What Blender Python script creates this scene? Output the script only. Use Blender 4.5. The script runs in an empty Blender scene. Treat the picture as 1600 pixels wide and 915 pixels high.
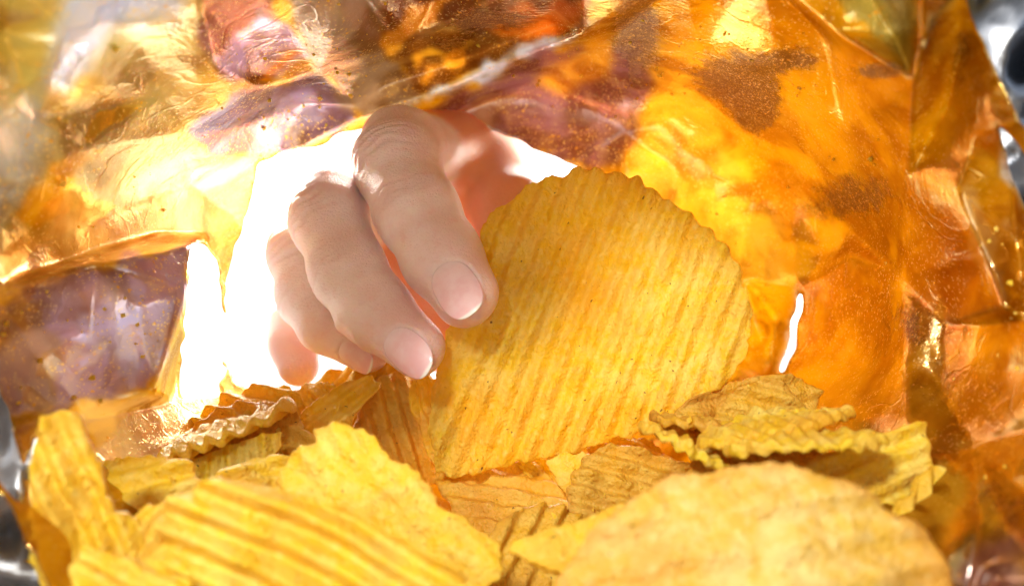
import bpy, math
import numpy as np
from mathutils import Vector
from mathutils.geometry import delaunay_2d_cdt

sc = bpy.context.scene
sc.unit_settings.system = 'METRIC'
sc.unit_settings.scale_length = 0.01          # one unit is one centimetre
sc.unit_settings.length_unit = 'CENTIMETERS'

# ------------------------------------------------------------------ camera
LENS = 28.0
K = 36.0 / LENS / 1600.0
cam_d = bpy.data.cameras.new('camera')
cam = bpy.data.objects.new('camera', cam_d)
sc.collection.objects.link(cam)
sc.camera = cam
cam.rotation_euler = (math.radians(90), 0, 0)
cam_d.lens = LENS
cam_d.sensor_width = 36
cam_d.clip_start = 0.1
cam_d.clip_end = 2000
cam_d.dof.use_dof = True
cam_d.dof.focus_distance = 15.4
cam_d.dof.aperture_fstop = 0.125

# ------------------------------------------------------------------ world and lamps
sc.view_settings.view_transform = 'Standard'
sc.view_settings.look = 'None'
sc.view_settings.gamma = 1.0
sc.view_settings.use_curve_mapping = False
sc.view_settings.exposure = 0.34
sc.cycles.use_denoising = True
sc.cycles.max_bounces = 10
sc.cycles.transparent_max_bounces = 8
sc.cycles.sample_clamp_indirect = 8.0

W = bpy.data.worlds.new('World')
sc.world = W
W.use_nodes = True
wn = W.node_tree.nodes
wl = W.node_tree.links
wn.clear()
w_out = wn.new('ShaderNodeOutputWorld')
w_bg = wn.new('ShaderNodeBackground')
w_tc = wn.new('ShaderNodeTexCoord')
w_dot = wn.new('ShaderNodeVectorMath'); w_dot.operation = 'DOT_PRODUCT'
w_dot.inputs[1].default_value = (-0.05, 0.97, 0.22)
w_mr = wn.new('ShaderNodeMapRange')
w_mr.interpolation_type = 'SMOOTHSTEP'
w_mr.inputs['From Min'].default_value = 0.05
w_mr.inputs['From Max'].default_value = 0.9
w_mr.inputs['To Min'].default_value = 0.55
w_mr.inputs['To Max'].default_value = 3.4
wl.new(w_tc.outputs['Generated'], w_dot.inputs[0])
wl.new(w_dot.outputs['Value'], w_mr.inputs['Value'])
wl.new(w_mr.outputs['Result'], w_bg.inputs['Strength'])
w_bg.inputs['Color'].default_value = (1.0, 0.985, 0.96, 1)
wl.new(w_bg.outputs['Background'], w_out.inputs['Surface'])


def area_lamp(name, loc, target, size, power, col=(1, 1, 1)):
    d = bpy.data.lights.new(name, 'AREA')
    d.shape = 'DISK'
    d.size = size
    d.energy = power
    d.color = col
    o = bpy.data.objects.new(name, d)
    sc.collection.objects.link(o)
    o.location = loc
    o.rotation_euler = (Vector(target) - Vector(loc)).to_track_quat('-Z', 'Y').to_euler()
    return o


area_lamp('window_lamp', (-4, 46, 12), (0, 14, -2), 22, 26000, (1.0, 0.97, 0.92))
area_lamp('right_glow_helper', (7.5, 27, 6.5), (4.6, 20, 2.9), 3, 2400, (1.0, 0.95, 0.85))  # unseen lamp added close behind the film to make it glow yellow
area_lamp('left_glow_helper', (-9.0, 23.5, 4.2), (-6.4, 18.3, 2.0), 3, 2200, (1.0, 0.96, 0.85))  # unseen lamp added behind the film, standing in for glare at the mouth
area_lamp('front_fill_lamp', (-8, -10, 14), (1, 15, -1), 4.0, 9000, (0.97, 0.99, 1.0))

rng = np.random.default_rng(7)


# ------------------------------------------------------------------ helpers
def P(px, py, d):
    px = np.asarray(px, float); py = np.asarray(py, float); d = np.asarray(d, float)
    return np.stack(np.broadcast_arrays((px - 800) * K * d, d, -(py - 457.5) * K * d), -1)


def link(o, parent=None):
    sc.collection.objects.link(o)
    if parent is not None:
        o.parent = parent
    return o


def mesh_obj(name, verts, faces, mat, parent=None, smooth=True, attrs=None):
    me = bpy.data.meshes.new(name)
    verts = np.asarray(verts, np.float32)
    faces = np.asarray(faces, np.int32)
    k = faces.shape[1]
    me.vertices.add(len(verts))
    me.vertices.foreach_set('co', verts.ravel())
    me.loops.add(faces.size)
    me.loops.foreach_set('vertex_index', faces.ravel())
    me.polygons.add(len(faces))
    me.polygons.foreach_set('loop_start', np.arange(0, faces.size, k, dtype=np.int32))
    try:
        me.polygons.foreach_set('loop_total', np.full(len(faces), k, np.int32))
    except Exception:
        pass
    me.update(calc_edges=True)
    me.validate()
    me.polygons.foreach_set('use_smooth', np.full(len(me.polygons), smooth))
    for nm, val in (attrs or {}).items():
        val = np.asarray(val, np.float32)
        if val.ndim == 1:
            a = me.attributes.new(nm, 'FLOAT', 'POINT')
            a.data.foreach_set('value', val)
        else:
            a = me.attributes.new(nm, 'FLOAT_COLOR', 'POINT')
            c = np.ones((len(val), 4), np.float32); c[:, :3] = val
            a.data.foreach_set('color', c.ravel())
    if mat:
        me.materials.append(mat)
    return link(bpy.data.objects.new(name, me), parent)


def tag(o, label=None, cat=None, group=None, kind=None):
    if label: o['label'] = label
    if cat: o['category'] = cat
    if group: o['group'] = group
    if kind: o['kind'] = kind
    return o


class Noise:
    """sum of random plane waves, any dimension"""
    def __init__(self, seed, dim, scale, n=10):
        r = np.random.default_rng(seed)
        v = r.normal(size=(n, dim)); v /= np.linalg.norm(v, axis=1)[:, None]
        self.k = v * (2 * math.pi / scale) * r.uniform(0.6, 1.6, (n, 1))
        self.p = r.uniform(0, 6.28, n); self.n = n

    def __call__(self, x):
        return np.sin(x @ self.k.T + self.p).sum(-1) / math.sqrt(self.n / 2.0)


class NT:
    """tiny node-tree writer"""
    def __init__(self, name):
        self.m = bpy.data.materials.new(name)
        self.m.use_nodes = True
        self.t = self.m.node_tree
        self.t.nodes.clear()
        self.out = self.t.nodes.new('ShaderNodeOutputMaterial')

    def n(self, typ, **kw):
        nd = self.t.nodes.new(typ)
        for k, v in kw.items():
            if hasattr(nd, k) and not k[0].isupper():
                setattr(nd, k, v)
        return nd

    def l(self, a, b):
        self.t.links.new(a, b)

    def put(self, sock, v):
        if isinstance(v, (int, float)):
            sock.default_value = v
        elif isinstance(v, (tuple, list)):
            if len(v) == 3 and len(sock.default_value) == 4:
                v = (*v, 1)
            sock.default_value = v
        else:
            self.l(v, sock)

    def noise(self, vec, scale, detail=3, rough=0.55, dist=0.0, out='Fac'):
        nd = self.n('ShaderNodeTexNoise')
        self.l(vec, nd.inputs['Vector'])
        nd.inputs['Scale'].default_value = scale
        nd.inputs['Detail'].default_value = detail
        nd.inputs['Roughness'].default_value = rough
        nd.inputs['Distortion'].default_value = dist
        return nd.outputs[out]

    def voro(self, vec, scale, feature='F1', out='Distance', rnd=1.0):
        nd = self.n('ShaderNodeTexVoronoi')
        nd.feature = feature
        self.l(vec, nd.inputs['Vector'])
        nd.inputs['Scale'].default_value = scale
        nd.inputs['Randomness'].default_value = rnd
        return nd.outputs[out]

    def ramp(self, v, a, b, lo=0.0, hi=1.0, smooth=True):
        nd = self.n('ShaderNodeMapRange')
        nd.interpolation_type = 'SMOOTHSTEP' if smooth else 'LINEAR'
        self.l(v, nd.inputs['Value'])
        nd.inputs['From Min'].default_value = a
        nd.inputs['From Max'].default_value = b
        nd.inputs['To Min'].default_value = lo
        nd.inputs['To Max'].default_value = hi
        return nd.outputs['Result']

    def math(self, op, a, b=0.0, clamp=False):
        nd = self.n('ShaderNodeMath')
        nd.operation = op
        nd.use_clamp = clamp
        self.put(nd.inputs[0], a); self.put(nd.inputs[1], b)
        return nd.outputs[0]

    def mix(self, f, a, b, blend='MIX'):
        nd = self.n('ShaderNodeMix')
        nd.data_type = 'RGBA'
        nd.blend_type = blend
        self.put(nd.inputs[0], f)
        self.put(nd.inputs[6], a); self.put(nd.inputs[7], b)
        return nd.outputs[2]

    def attr(self, name, out='Fac'):
        nd = self.n('ShaderNodeAttribute')
        nd.attribute_name = name
        return nd.outputs[out]

    def coord(self):
        return self.n('ShaderNodeTexCoord').outputs['Object']

    def bump(self, h, strength=0.5, dist=0.05, nrm=None):
        nd = self.n('ShaderNodeBump')
        nd.inputs['Strength'].default_value = strength
        nd.inputs['Distance'].default_value = dist
        self.l(h, nd.inputs['Height'])
        if nrm is not None:
            self.l(nrm, nd.inputs['Normal'])
        return nd.outputs['Normal']

    def mixsh(self, f, a, b):
        nd = self.n('ShaderNodeMixShader')
        self.put(nd.inputs[0], f)
        self.l(a, nd.inputs[1]); self.l(b, nd.inputs[2])
        return nd.outputs[0]

    def pbsdf(self, **kw):
        nd = self.n('ShaderNodeBsdfPrincipled')
        for k, v in kw.items():
            self.put(nd.inputs[k.replace('_', ' ')], v)
        return nd.outputs[0]


# ------------------------------------------------------------------ materials
def crisp_material(name, base, pale, toast, transl=0.32, seed=0.0):
    t = NT(name)
    co = t.coord()
    mp = t.n('ShaderNodeMapping'); t.l(co, mp.inputs['Vector'])
    mp.inputs['Location'].default_value = (seed, seed * 1.7, -seed)
    co = mp.outputs['Vector']
    big = t.noise(co, 0.55, 3, 0.6)
    mid = t.noise(co, 2.2, 4, 0.62)
    fine = t.noise(co, 20, 3, 0.6)
    c = t.mix(t.ramp(mid, 0.40, 0.66), base, pale)
    c = t.mix(t.ramp(t.noise(co, 5, 4, 0.7), 0.47, 0.66, 0, 0.7), c, pale)
    c = t.mix(t.ramp(fine, 0.50, 0.75, 0, 0.30), c, toast)
    c = t.mix(t.ramp(big, 0.42, 0.68, 0, 0.75), c, toast)
    edge = t.attr('edge')
    e = t.math('MULTIPLY', edge, t.ramp(mid, 0.3, 0.7, 0.15, 0.85))
    c = t.mix(e, c, toast)
    # blister patches of paler starch
    bl = t.voro(co, 4.2)
    c = t.mix(t.math('MULTIPLY', t.ramp(bl, 0.12, 0.34, 0.5, 0), t.ramp(big, 0.4, 0.6)), c, pale)
    # dark pepper / toasted flecks
    w = t.n('ShaderNodeVectorMath'); w.operation = 'ADD'
    nz = t.noise(co, 9, 2, out='Color'); sc_ = t.n('ShaderNodeVectorMath'); sc_.operation = 'SCALE'
    t.l(nz, sc_.inputs[0]); sc_.inputs['Scale'].default_value = 0.16
    t.l(co, w.inputs[0]); t.l(sc_.outputs[0], w.inputs[1])
    sp = t.voro(w.outputs[0], 3.1)
    c = t.mix(t.ramp(sp, 0.045, 0.085, 0.85, 0), c, (0.13, 0.055, 0.012))
    sp2 = t.voro(w.outputs[0], 8.3)
    c = t.mix(t.math('MULTIPLY', t.ramp(sp2, 0.06, 0.13, 0.6, 0), t.ramp(big, 0.45, 0.6)), c, (0.36, 0.15, 0.02))
    # bump
    h = t.math('ADD', t.math('MULTIPLY', t.noise(co, 5.5, 4, 0.6), 0.8), t.math('MULTIPLY', fine, 0.45))
    h = t.math('ADD', h, t.math('MULTIPLY', t.ramp(t.voro(co, 7.0), 0.0, 0.45, 0.5, 0), 0.5))
    nb = t.bump(h, 1.0, 0.08)
    rg = t.ramp(mid, 0.3, 0.7, 0.34, 0.58)
    p = t.pbsdf(Base_Color=c, Roughness=rg, Specular_IOR_Level=0.45, Normal=nb)
    tr = t.n('ShaderNodeBsdfTranslucent')
    tc = t.mix(1.0, c, (1.0, 0.86, 0.32), 'MULTIPLY')
    t.l(tc, tr.inputs['Color'])
    t.l(nb, tr.inputs['Normal'])
    t.l(t.mixsh(transl, p, tr.outputs[0]), t.out.inputs['Surface'])
    return t.m


CR = crisp_material('crisp_golden', (0.95, 0.68, 0.03), (0.97, 0.80, 0.17), (0.86, 0.47, 0.02))
CR_HELD = crisp_material('crisp_thin', (0.95, 0.74, 0.035), (0.98, 0.86, 0.22), (0.91, 0.60, 0.02), 0.42, 5.0)
CR_PALE = crisp_material('crisp_pale', (0.76, 0.46, 0.05), (0.84, 0.63, 0.21), (0.76, 0.33, 0.025), 0.2, 3.0)
CR_LEMON = crisp_material('crisp_lemon', (0.94, 0.69, 0.03), (0.97, 0.82, 0.20), (0.88, 0.51, 0.02), 0.3, 7.0)
CR_SHADE = crisp_material('crisp_shade_toned', (0.84, 0.49, 0.03), (0.89, 0.61, 0.09), (0.66, 0.29, 0.02), 0.3, 11.0)  # darker crisp colour with the shade of the hollows painted in


def film_material():
    t = NT('oily_metallised_film')
    co = t.coord()
    reflection_tint = t.attr('reflection_tint', 'Color')
    res = t.attr('residue')
    # wandering oil film
    big = t.noise(co, 0.45, 4, 0.6, 0.6)
    oil = t.noise(co, 1.2, 3, 0.5, 0.3)
    fine = t.noise(co, 11, 4, 0.7)
    grain = t.noise(co, 34, 2, 0.6)
    c = t.mix(t.ramp(big, 0.40, 0.62, 0, 0.85), reflection_tint, t.mix(1.0, reflection_tint, (0.62, 0.46, 0.24), 'MULTIPLY'))
    c = t.mix(t.ramp(oil, 0.50, 0.72, 0, 0.40), c, t.mix(0.5, reflection_tint, (0.95, 0.72, 0.28)))
    # caked seasoning: brown with golden grains
    r2 = t.math('ADD', res, t.math('MULTIPLY', t.math('SUBTRACT', t.noise(co, 2.6, 5, 0.75), 0.5), 0.9))
    cake = t.ramp(r2, 0.42, 0.72)
    grains = t.ramp(t.math('ADD', grain, t.math('MULTIPLY', fine, 0.5)), 0.80, 0.92)
    cakecol = t.mix(grains, (0.22, 0.095, 0.02), (0.92, 0.56, 0.10))
    c = t.mix(t.math('MULTIPLY', cake, 0.85), c, cakecol)
    # crumbs of two sizes
    wv = t.n('ShaderNodeVectorMath'); wv.operation = 'ADD'
    s_ = t.n('ShaderNodeVectorMath'); s_.operation = 'SCALE'; s_.inputs['Scale'].default_value = 0.13
    t.l(t.noise(co, 12, 2, out='Color'), s_.inputs[0]); t.l(co, wv.inputs[0]); t.l(s_.outputs[0], wv.inputs[1])
    v1 = t.voro(wv.outputs[0], 5.5); v2 = t.voro(wv.outputs[0], 13.0)
    area = t.ramp(t.noise(co, 0.9, 3, 0.6), 0.36, 0.56)
    d1 = t.math('MULTIPLY', t.ramp(v1, 0.13, 0.18, 1, 0), area)
    d2 = t.math('MULTIPLY', t.ramp(v2, 0.22, 0.29, 1, 0), area)
    c = t.mix(t.math('MULTIPLY', d2, 0.8), c, (0.95, 0.72, 0.30))
    c = t.mix(t.math('MULTIPLY', d1, 0.85), c, (0.86, 0.50, 0.07))
    # bump: tiny dimples, droplets, creases
    drop = t.ramp(t.voro(co, 6.0), 0.05, 0.30, 1, 0)
    h = t.math('ADD', t.math('MULTIPLY', oil, 1.0), t.math('MULTIPLY', fine, 0.22))
    h = t.math('ADD', h, t.math('MULTIPLY', t.math('MULTIPLY', drop, area), 0.10))
    h = t.math('ADD', h, t.math('MULTIPLY', t.math('MULTIPLY', grains, cake), 0.15))
    h = t.math('ADD', h, t.math('MULTIPLY', d1, 0.12))
    h = t.math('ADD', h, t.math('MULTIPLY', d2, 0.06))
    cs = t.math('ABSOLUTE', t.math('SUBTRACT', t.noise(co, 0.9, 3, 0.5, 0.4), 0.5))
    h = t.math('ADD', h, t.ramp(cs, 0.0, 0.03, 0.16, 0, False))
    nb = t.bump(h, 0.32, 0.09)
    rough = t.math('ADD', t.ramp(fine, 0.35, 0.7, 0.07, 0.20), t.math('MULTIPLY', cake, 0.25), True)
    gl = t.n('ShaderNodeBsdfGlossy')
    t.l(t.mix(0.12, c, (0.95, 0.93, 0.9)), gl.inputs['Color']); t.l(rough, gl.inputs['Roughness']); t.l(nb, gl.inputs['Normal'])
    tr = t.n('ShaderNodeBsdfTranslucent')
    t.l(c, tr.inputs['Color']); t.l(nb, tr.inputs['Normal'])
    t.l(t.mixsh(0.56, tr.outputs[0], gl.outputs[0]), t.out.inputs['Surface'])
    return t.m


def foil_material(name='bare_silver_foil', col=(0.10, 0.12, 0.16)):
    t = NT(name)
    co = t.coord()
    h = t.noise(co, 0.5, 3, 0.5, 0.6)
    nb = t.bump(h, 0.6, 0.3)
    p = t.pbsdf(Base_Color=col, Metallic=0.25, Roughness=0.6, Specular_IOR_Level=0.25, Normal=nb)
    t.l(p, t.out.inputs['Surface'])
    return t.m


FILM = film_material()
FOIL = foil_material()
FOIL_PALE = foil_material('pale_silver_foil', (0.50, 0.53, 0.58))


# ------------------------------------------------------------------ table under the bag
def simple_mat(name, col, rough):
    t = NT(name)
    co = t.coord()
    c = t.mix(t.noise(co, 0.3, 4), col, tuple(x * 0.9 for x in col))
    t.l(t.pbsdf(Base_Color=c, Roughness=rough), t.out.inputs['Surface'])
    return t.m


tb = mesh_obj('tabletop', [(-150, -150, -7.2), (150, -150, -7.2), (150, 150, -7.2), (-150, 150, -7.2)],
              [(0, 1, 2, 3)], simple_mat('white_table', (0.8, 0.8, 0.79), 0.5))
tag(tb, kind='structure')

# ------------------------------------------------------------------ the bag
bag = link(bpy.data.objects.new('snack_bag', None))
bag.location = (0, 12, -6)
bag.empty_display_size = 2
tag(bag, 'open metallised snack bag seen from inside, oily film walls with amber reflections painted in around the heap of crisps', 'bag')
bpy.context.view_layer.update()

STEP = 5.0
GX = np.arange(-700, 2300 + 1, STEP)
GY = np.arange(-560, 1500 + 1, STEP)
gx, gy = np.meshgrid(GX, GY)


def tube_depth(px, py, a=7.5, b=5.3, cap=20.5):
    s = np.sqrt(((px - 800) / a) ** 2 + ((py - 440) / b) ** 2)
    dt = 1.0 / (K * np.maximum(s, 12.0))
    return -np.log(np.exp(-dt / 1.3) + np.exp(-cap / 1.3)) * 1.3


def raster_tri(points, vals, edges=()):
    """piecewise-linear surface over a constrained Delaunay net -> grid"""
    pts = [Vector((float(a), float(b))) for a, b in points]
    vo, _, fo, ov, _, _ = delaunay_2d_cdt(pts, list(edges), [], 0, 1e-4)
    vv = np.zeros(len(vo))
    for i, o in enumerate(ov):
        if o:
            vv[i] = np.mean([vals[j] for j in o])
    out = np.zeros_like(gx)
    for f in fo:
        for k in range(1, len(f) - 1):
            A, B, C_ = vo[f[0]], vo[f[k]], vo[f[k + 1]]
            x0, x1 = min(A.x, B.x, C_.x), max(A.x, B.x, C_.x)
            y0, y1 = min(A.y, B.y, C_.y), max(A.y, B.y, C_.y)
            i0 = max(int((x0 - GX[0]) / STEP), 0); i1 = min(int((x1 - GX[0]) / STEP) + 2, len(GX))
            j0 = max(int((y0 - GY[0]) / STEP), 0); j1 = min(int((y1 - GY[0]) / STEP) + 2, len(GY))
            if i1 <= i0 or j1 <= j0:
                continue
            X = gx[j0:j1, i0:i1]; Y = gy[j0:j1, i0:i1]
            den = (B.y - C_.y) * (A.x - C_.x) + (C_.x - B.x) * (A.y - C_.y)
            if abs(den) < 1e-9:
                continue
            a = ((B.y - C_.y) * (X - C_.x) + (C_.x - B.x) * (Y - C_.y)) / den
            b = ((C_.y - A.y) * (X - C_.x) + (A.x - C_.x) * (Y - C_.y)) / den
            c = 1 - a - b
            m = (a >= -1e-6) & (b >= -1e-6) & (c >= -1e-6)
            val = a * vv[f[0]] + b * vv[f[k]] + c * vv[f[k + 1]]
            out[j0:j1, i0:i1][m] = val[m]
    return out


def blur(a, n=1):
    for _ in range(n):
        p = np.pad(a, 1, mode='edge')
        a = (p[:-2, 1:-1] + p[2:, 1:-1] + p[1:-1, :-2] + p[1:-1, 2:] + 2 * p[1:-1, 1:-1]) / 6
    return a


def inpoly(poly, X=None, Y=None):
    X = gx if X is None else X; Y = gy if Y is None else Y
    r = np.zeros(X.shape, bool)
    n = len(poly)
    for i in range(n):
        x0, y0 = poly[i]; x1, y1 = poly[(i + 1) % n]
        if y0 == y1:
            continue
        c = ((y0 > Y) != (y1 > Y)) & (X < (x1 - x0) * (Y - y0) / (y1 - y0) + x0)
        r ^= c
    return r


# named folds: polylines with a depth offset (cm, negative is towards the camera)
FOLDS = [
    [(470, 232, -.9), (560, 185, -1.3), (640, 160, -1.5), (780, 100, -1.5), (917, 46, -1.1)],
    [(575, 205, .1), (700, 182, .3), (850, 115, .5), (935, 70, .4)],
    [(600, 130, .3), (720, 95, .35), (860, 40, .3)],
    [(640, 60, -.4), (760, 10, -.5), (880, -40, -.4)],
    [(620, 90, .1), (760, 45, .2)],
    [(917, 46, -1.1), (905, -20, -.8), (900, -120, -.5)],
    [(1180, -60, .2), (1300, 45, -.4), (1430, 125, -1.3)],
    [(1430, 125, -1.3), (1442, 60, -1.0), (1435, -60, -.8)],
    [(1330, -60, .6), (1400, 60, .4)],
    [(1500, 60, .5), (1480, 160, .4)],
    [(-150, 490, 'd11.2'), (0, 470, 'd12.0'), (150, 412, 'd13.0'), (310, 380, 'd14.6')],
    [(310, 380, 'd14.6'), (292, 450, 'd14.0'), (240, 612, 'd13.2')],
    [(240, 612, 'd13.2'), (120, 630, 'd12.6'), (25, 652, 'd11.9'), (-120, 670, 'd11.0')],
    [(60, 560, 'd12.7'), (140, 510, 'd13.3'), (215, 480, 'd13.7')],
    [(0, 448, .1), (150, 392, .1), (240, 368, 0), (322, 366, 0)], [(322, 366, 0), (312, 450, 0), (262, 625, 0)],
    [(262, 625, 0), (130, 652, 0), (25, 672, 0)],
    [(295, 205, -.3), (400, 138, -.7), (500, 112, -.8), (560, 165, -.6)],
    [(320, 240, -.3), (430, 243, -.6)],
    [(380, 195, .4), (470, 160, .4)],
    [(310, 0, -.3), (335, 100, -.5), (400, 120, -.3)],
    [(370, 60, .3), (440, 40, .3)],
    [(1408, 430, -.25), (1416, 560, -.35), (1422, 660, -.25)],
    [(1250, 452, -1.0), (1238, 520, -.8), (1218, 582, -.5)],
    [(1185, 460, .2), (1215, 500, .5), (1200, 590, .4)],
    [(1165, 440, -.6), (1188, 520, -.4)],
    [(1500, 295, -.5), (1540, 400, -.6), (1570, 480, -.5)],
    [(1590, 380, .4), (1600, 500, .3)],
    [(1290, 60, .3), (1320, 200, -.3), (1420, 280, -.5), (1500, 290, -.5)],
    [(1110, 160, .3), (1240, 300, .3), (1330, 360, .5)],
    [(1050, 260, -.3), (1090, 380, -.5), (1150, 440, -.5)],
    [(1330, 400, -.3), (1380, 520, -.2)],
    [(0, 290, -.2), (130, 230, -.4), (250, 150, -.1)],
    [(60, 380, .3), (200, 320, .4), (300, 290, .3)],
    [(325, 395, -.5), (345, 470, -.3)],
]
pts, vals, eds = [], [], []
for f in FOLDS:
    for i, (x, y, o) in enumerate(f):
        if isinstance(o, str):
            o = float(o[1:]) - float(tube_depth(np.array(x), np.array(y)))
        pts.append((x, y)); vals.append(o)
        if i:
            eds.append((len(pts) - 2, len(pts) - 1))
ctrl = np.array(pts)
for yy in range(-560, 1600, 105):
    for xx in range(-700, 2400, 105):
        x = xx + rng.uniform(-42, 42); y = yy + rng.uniform(-42, 42)
        if np.min(np.hypot(ctrl[:, 0] - x, ctrl[:, 1] - y)) < 62:
            continue
        pts.append((x, y)); vals.append(rng.uniform(-.40, .40))
for x, y in ((-760, -620), (2400, -620), (-760, 1560), (2400, 1560)):
    pts.append((x, y)); vals.append(0)
crumple = blur(raster_tri(pts, vals, eds), 1)
p2, v2 = [], []
for yy in range(-600, 1600, 42):
    for xx in range(-740, 2400, 42):
        p2.append((xx + rng.uniform(-18, 18), yy + rng.uniform(-18, 18))); v2.append(rng.uniform(-.075, .075))
small = blur(raster_tri(p2, v2), 1)
soft = Noise(3, 2, 260)(np.stack([gx, gy], -1)) * 0.12
depth = tube_depth(gx, gy) + crumple + small + soft

# film colours: crisp and hand reflections, glow and oil, painted in by region
reflection_tint = np.zeros(gx.shape + (3,)); reflection_tint[:] = (0.84, 0.55, 0.035)
REFLECTION_TINTS = [
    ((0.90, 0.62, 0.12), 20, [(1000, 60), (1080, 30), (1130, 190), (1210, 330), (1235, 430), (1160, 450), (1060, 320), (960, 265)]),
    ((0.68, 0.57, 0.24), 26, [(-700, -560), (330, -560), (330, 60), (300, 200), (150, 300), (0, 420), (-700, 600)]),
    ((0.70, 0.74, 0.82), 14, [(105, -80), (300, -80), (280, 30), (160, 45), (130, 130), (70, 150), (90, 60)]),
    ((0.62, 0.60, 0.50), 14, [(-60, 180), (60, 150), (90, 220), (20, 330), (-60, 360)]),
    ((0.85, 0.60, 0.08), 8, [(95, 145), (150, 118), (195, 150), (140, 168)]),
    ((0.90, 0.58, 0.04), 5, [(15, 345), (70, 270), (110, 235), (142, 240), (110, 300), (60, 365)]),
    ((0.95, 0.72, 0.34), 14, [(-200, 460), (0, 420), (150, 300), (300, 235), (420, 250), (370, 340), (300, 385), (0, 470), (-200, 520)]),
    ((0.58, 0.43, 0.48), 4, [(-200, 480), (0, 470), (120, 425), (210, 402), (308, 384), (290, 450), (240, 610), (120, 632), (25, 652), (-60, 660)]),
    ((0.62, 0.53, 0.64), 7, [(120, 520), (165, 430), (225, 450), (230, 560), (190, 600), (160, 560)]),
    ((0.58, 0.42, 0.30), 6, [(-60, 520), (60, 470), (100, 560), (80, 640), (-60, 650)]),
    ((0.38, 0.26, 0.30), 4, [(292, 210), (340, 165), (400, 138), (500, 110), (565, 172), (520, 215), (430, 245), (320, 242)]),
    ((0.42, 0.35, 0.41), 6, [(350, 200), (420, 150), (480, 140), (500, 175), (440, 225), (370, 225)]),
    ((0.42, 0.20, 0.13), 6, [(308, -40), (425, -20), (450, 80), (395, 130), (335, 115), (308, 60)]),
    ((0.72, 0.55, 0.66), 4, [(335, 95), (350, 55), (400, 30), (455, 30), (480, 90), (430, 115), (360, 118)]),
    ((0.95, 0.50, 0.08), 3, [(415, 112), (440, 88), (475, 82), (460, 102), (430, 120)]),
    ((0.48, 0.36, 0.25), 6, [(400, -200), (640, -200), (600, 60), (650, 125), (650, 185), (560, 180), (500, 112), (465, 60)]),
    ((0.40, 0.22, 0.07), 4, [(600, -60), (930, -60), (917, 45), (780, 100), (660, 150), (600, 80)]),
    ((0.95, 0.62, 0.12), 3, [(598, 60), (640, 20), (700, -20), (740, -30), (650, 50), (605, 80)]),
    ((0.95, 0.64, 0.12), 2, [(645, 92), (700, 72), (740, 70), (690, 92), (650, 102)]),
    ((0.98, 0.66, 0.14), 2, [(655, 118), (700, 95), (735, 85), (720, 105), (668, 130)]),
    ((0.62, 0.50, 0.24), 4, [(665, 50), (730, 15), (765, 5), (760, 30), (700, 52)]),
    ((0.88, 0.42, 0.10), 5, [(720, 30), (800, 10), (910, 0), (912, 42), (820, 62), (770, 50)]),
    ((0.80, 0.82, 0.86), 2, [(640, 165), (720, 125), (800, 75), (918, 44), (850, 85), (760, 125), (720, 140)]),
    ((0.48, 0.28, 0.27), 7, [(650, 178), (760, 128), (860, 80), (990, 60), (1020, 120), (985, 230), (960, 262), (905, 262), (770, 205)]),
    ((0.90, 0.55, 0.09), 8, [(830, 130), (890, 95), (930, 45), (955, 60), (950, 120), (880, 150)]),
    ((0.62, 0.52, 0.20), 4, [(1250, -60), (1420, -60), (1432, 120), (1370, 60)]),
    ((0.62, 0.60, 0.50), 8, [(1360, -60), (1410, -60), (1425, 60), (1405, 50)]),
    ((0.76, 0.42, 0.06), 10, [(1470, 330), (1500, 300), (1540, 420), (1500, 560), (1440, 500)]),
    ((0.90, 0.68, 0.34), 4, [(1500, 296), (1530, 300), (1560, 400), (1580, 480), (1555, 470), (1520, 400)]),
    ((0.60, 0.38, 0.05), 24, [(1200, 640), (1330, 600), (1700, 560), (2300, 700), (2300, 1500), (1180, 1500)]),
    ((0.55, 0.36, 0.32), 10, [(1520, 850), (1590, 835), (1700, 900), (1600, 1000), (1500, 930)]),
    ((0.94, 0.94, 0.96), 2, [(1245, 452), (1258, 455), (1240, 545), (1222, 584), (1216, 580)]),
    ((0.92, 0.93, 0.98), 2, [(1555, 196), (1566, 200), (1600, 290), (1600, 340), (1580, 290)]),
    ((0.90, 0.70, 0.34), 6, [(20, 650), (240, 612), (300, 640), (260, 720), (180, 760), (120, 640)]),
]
for col, fe, poly in REFLECTION_TINTS:
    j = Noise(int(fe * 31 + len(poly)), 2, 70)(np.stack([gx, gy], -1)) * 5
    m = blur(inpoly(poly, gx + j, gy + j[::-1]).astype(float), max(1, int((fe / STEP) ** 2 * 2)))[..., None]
    reflection_tint = reflection_tint * (1 - m) + np.array(col) * m

RES = [(990, 40, 45, 75, .9), (1140, 120, 75, 45, .7), (1180, 170, 40, 50, .7), (960, 190, 50, 70, .45), 
       (1340, 290, 90, 40, .45), (1300, 330, 100, 30, .35), (1420, 500, 70, 60, .35), (1470, 600, 60, 120, .25), (740, 30, 60, 30, .8),
       (700, 70, 40, 15, .6), (820, 30, 40, 30, .5), (1500, 60, 30, 120, .35), (1380, 110, 50, 15, .7), (1560, 140, 60, 60, .3),
       (350, 90, 40, 40, .5), (150, 440, 90, 25, .4), (240, 580, 20, 60, .5), (1240, 90, 60, 25, .5), (1200, 480, 40, 60, .35),
       (480, 160, 40, 15, .4), (560, 80, 80, 80, .25), (1560, 800, 80, 100, .4), (1360, 640, 90, 60, .2), (560, 160, 60, 25, .3)]
resid = 0.16 * (gx > 980)
for x, y, sx, sy, a in RES:
    resid += a * np.exp(-(((gx - x) / sx) ** 2 + ((gy - y) / sy) ** 2))

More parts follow.
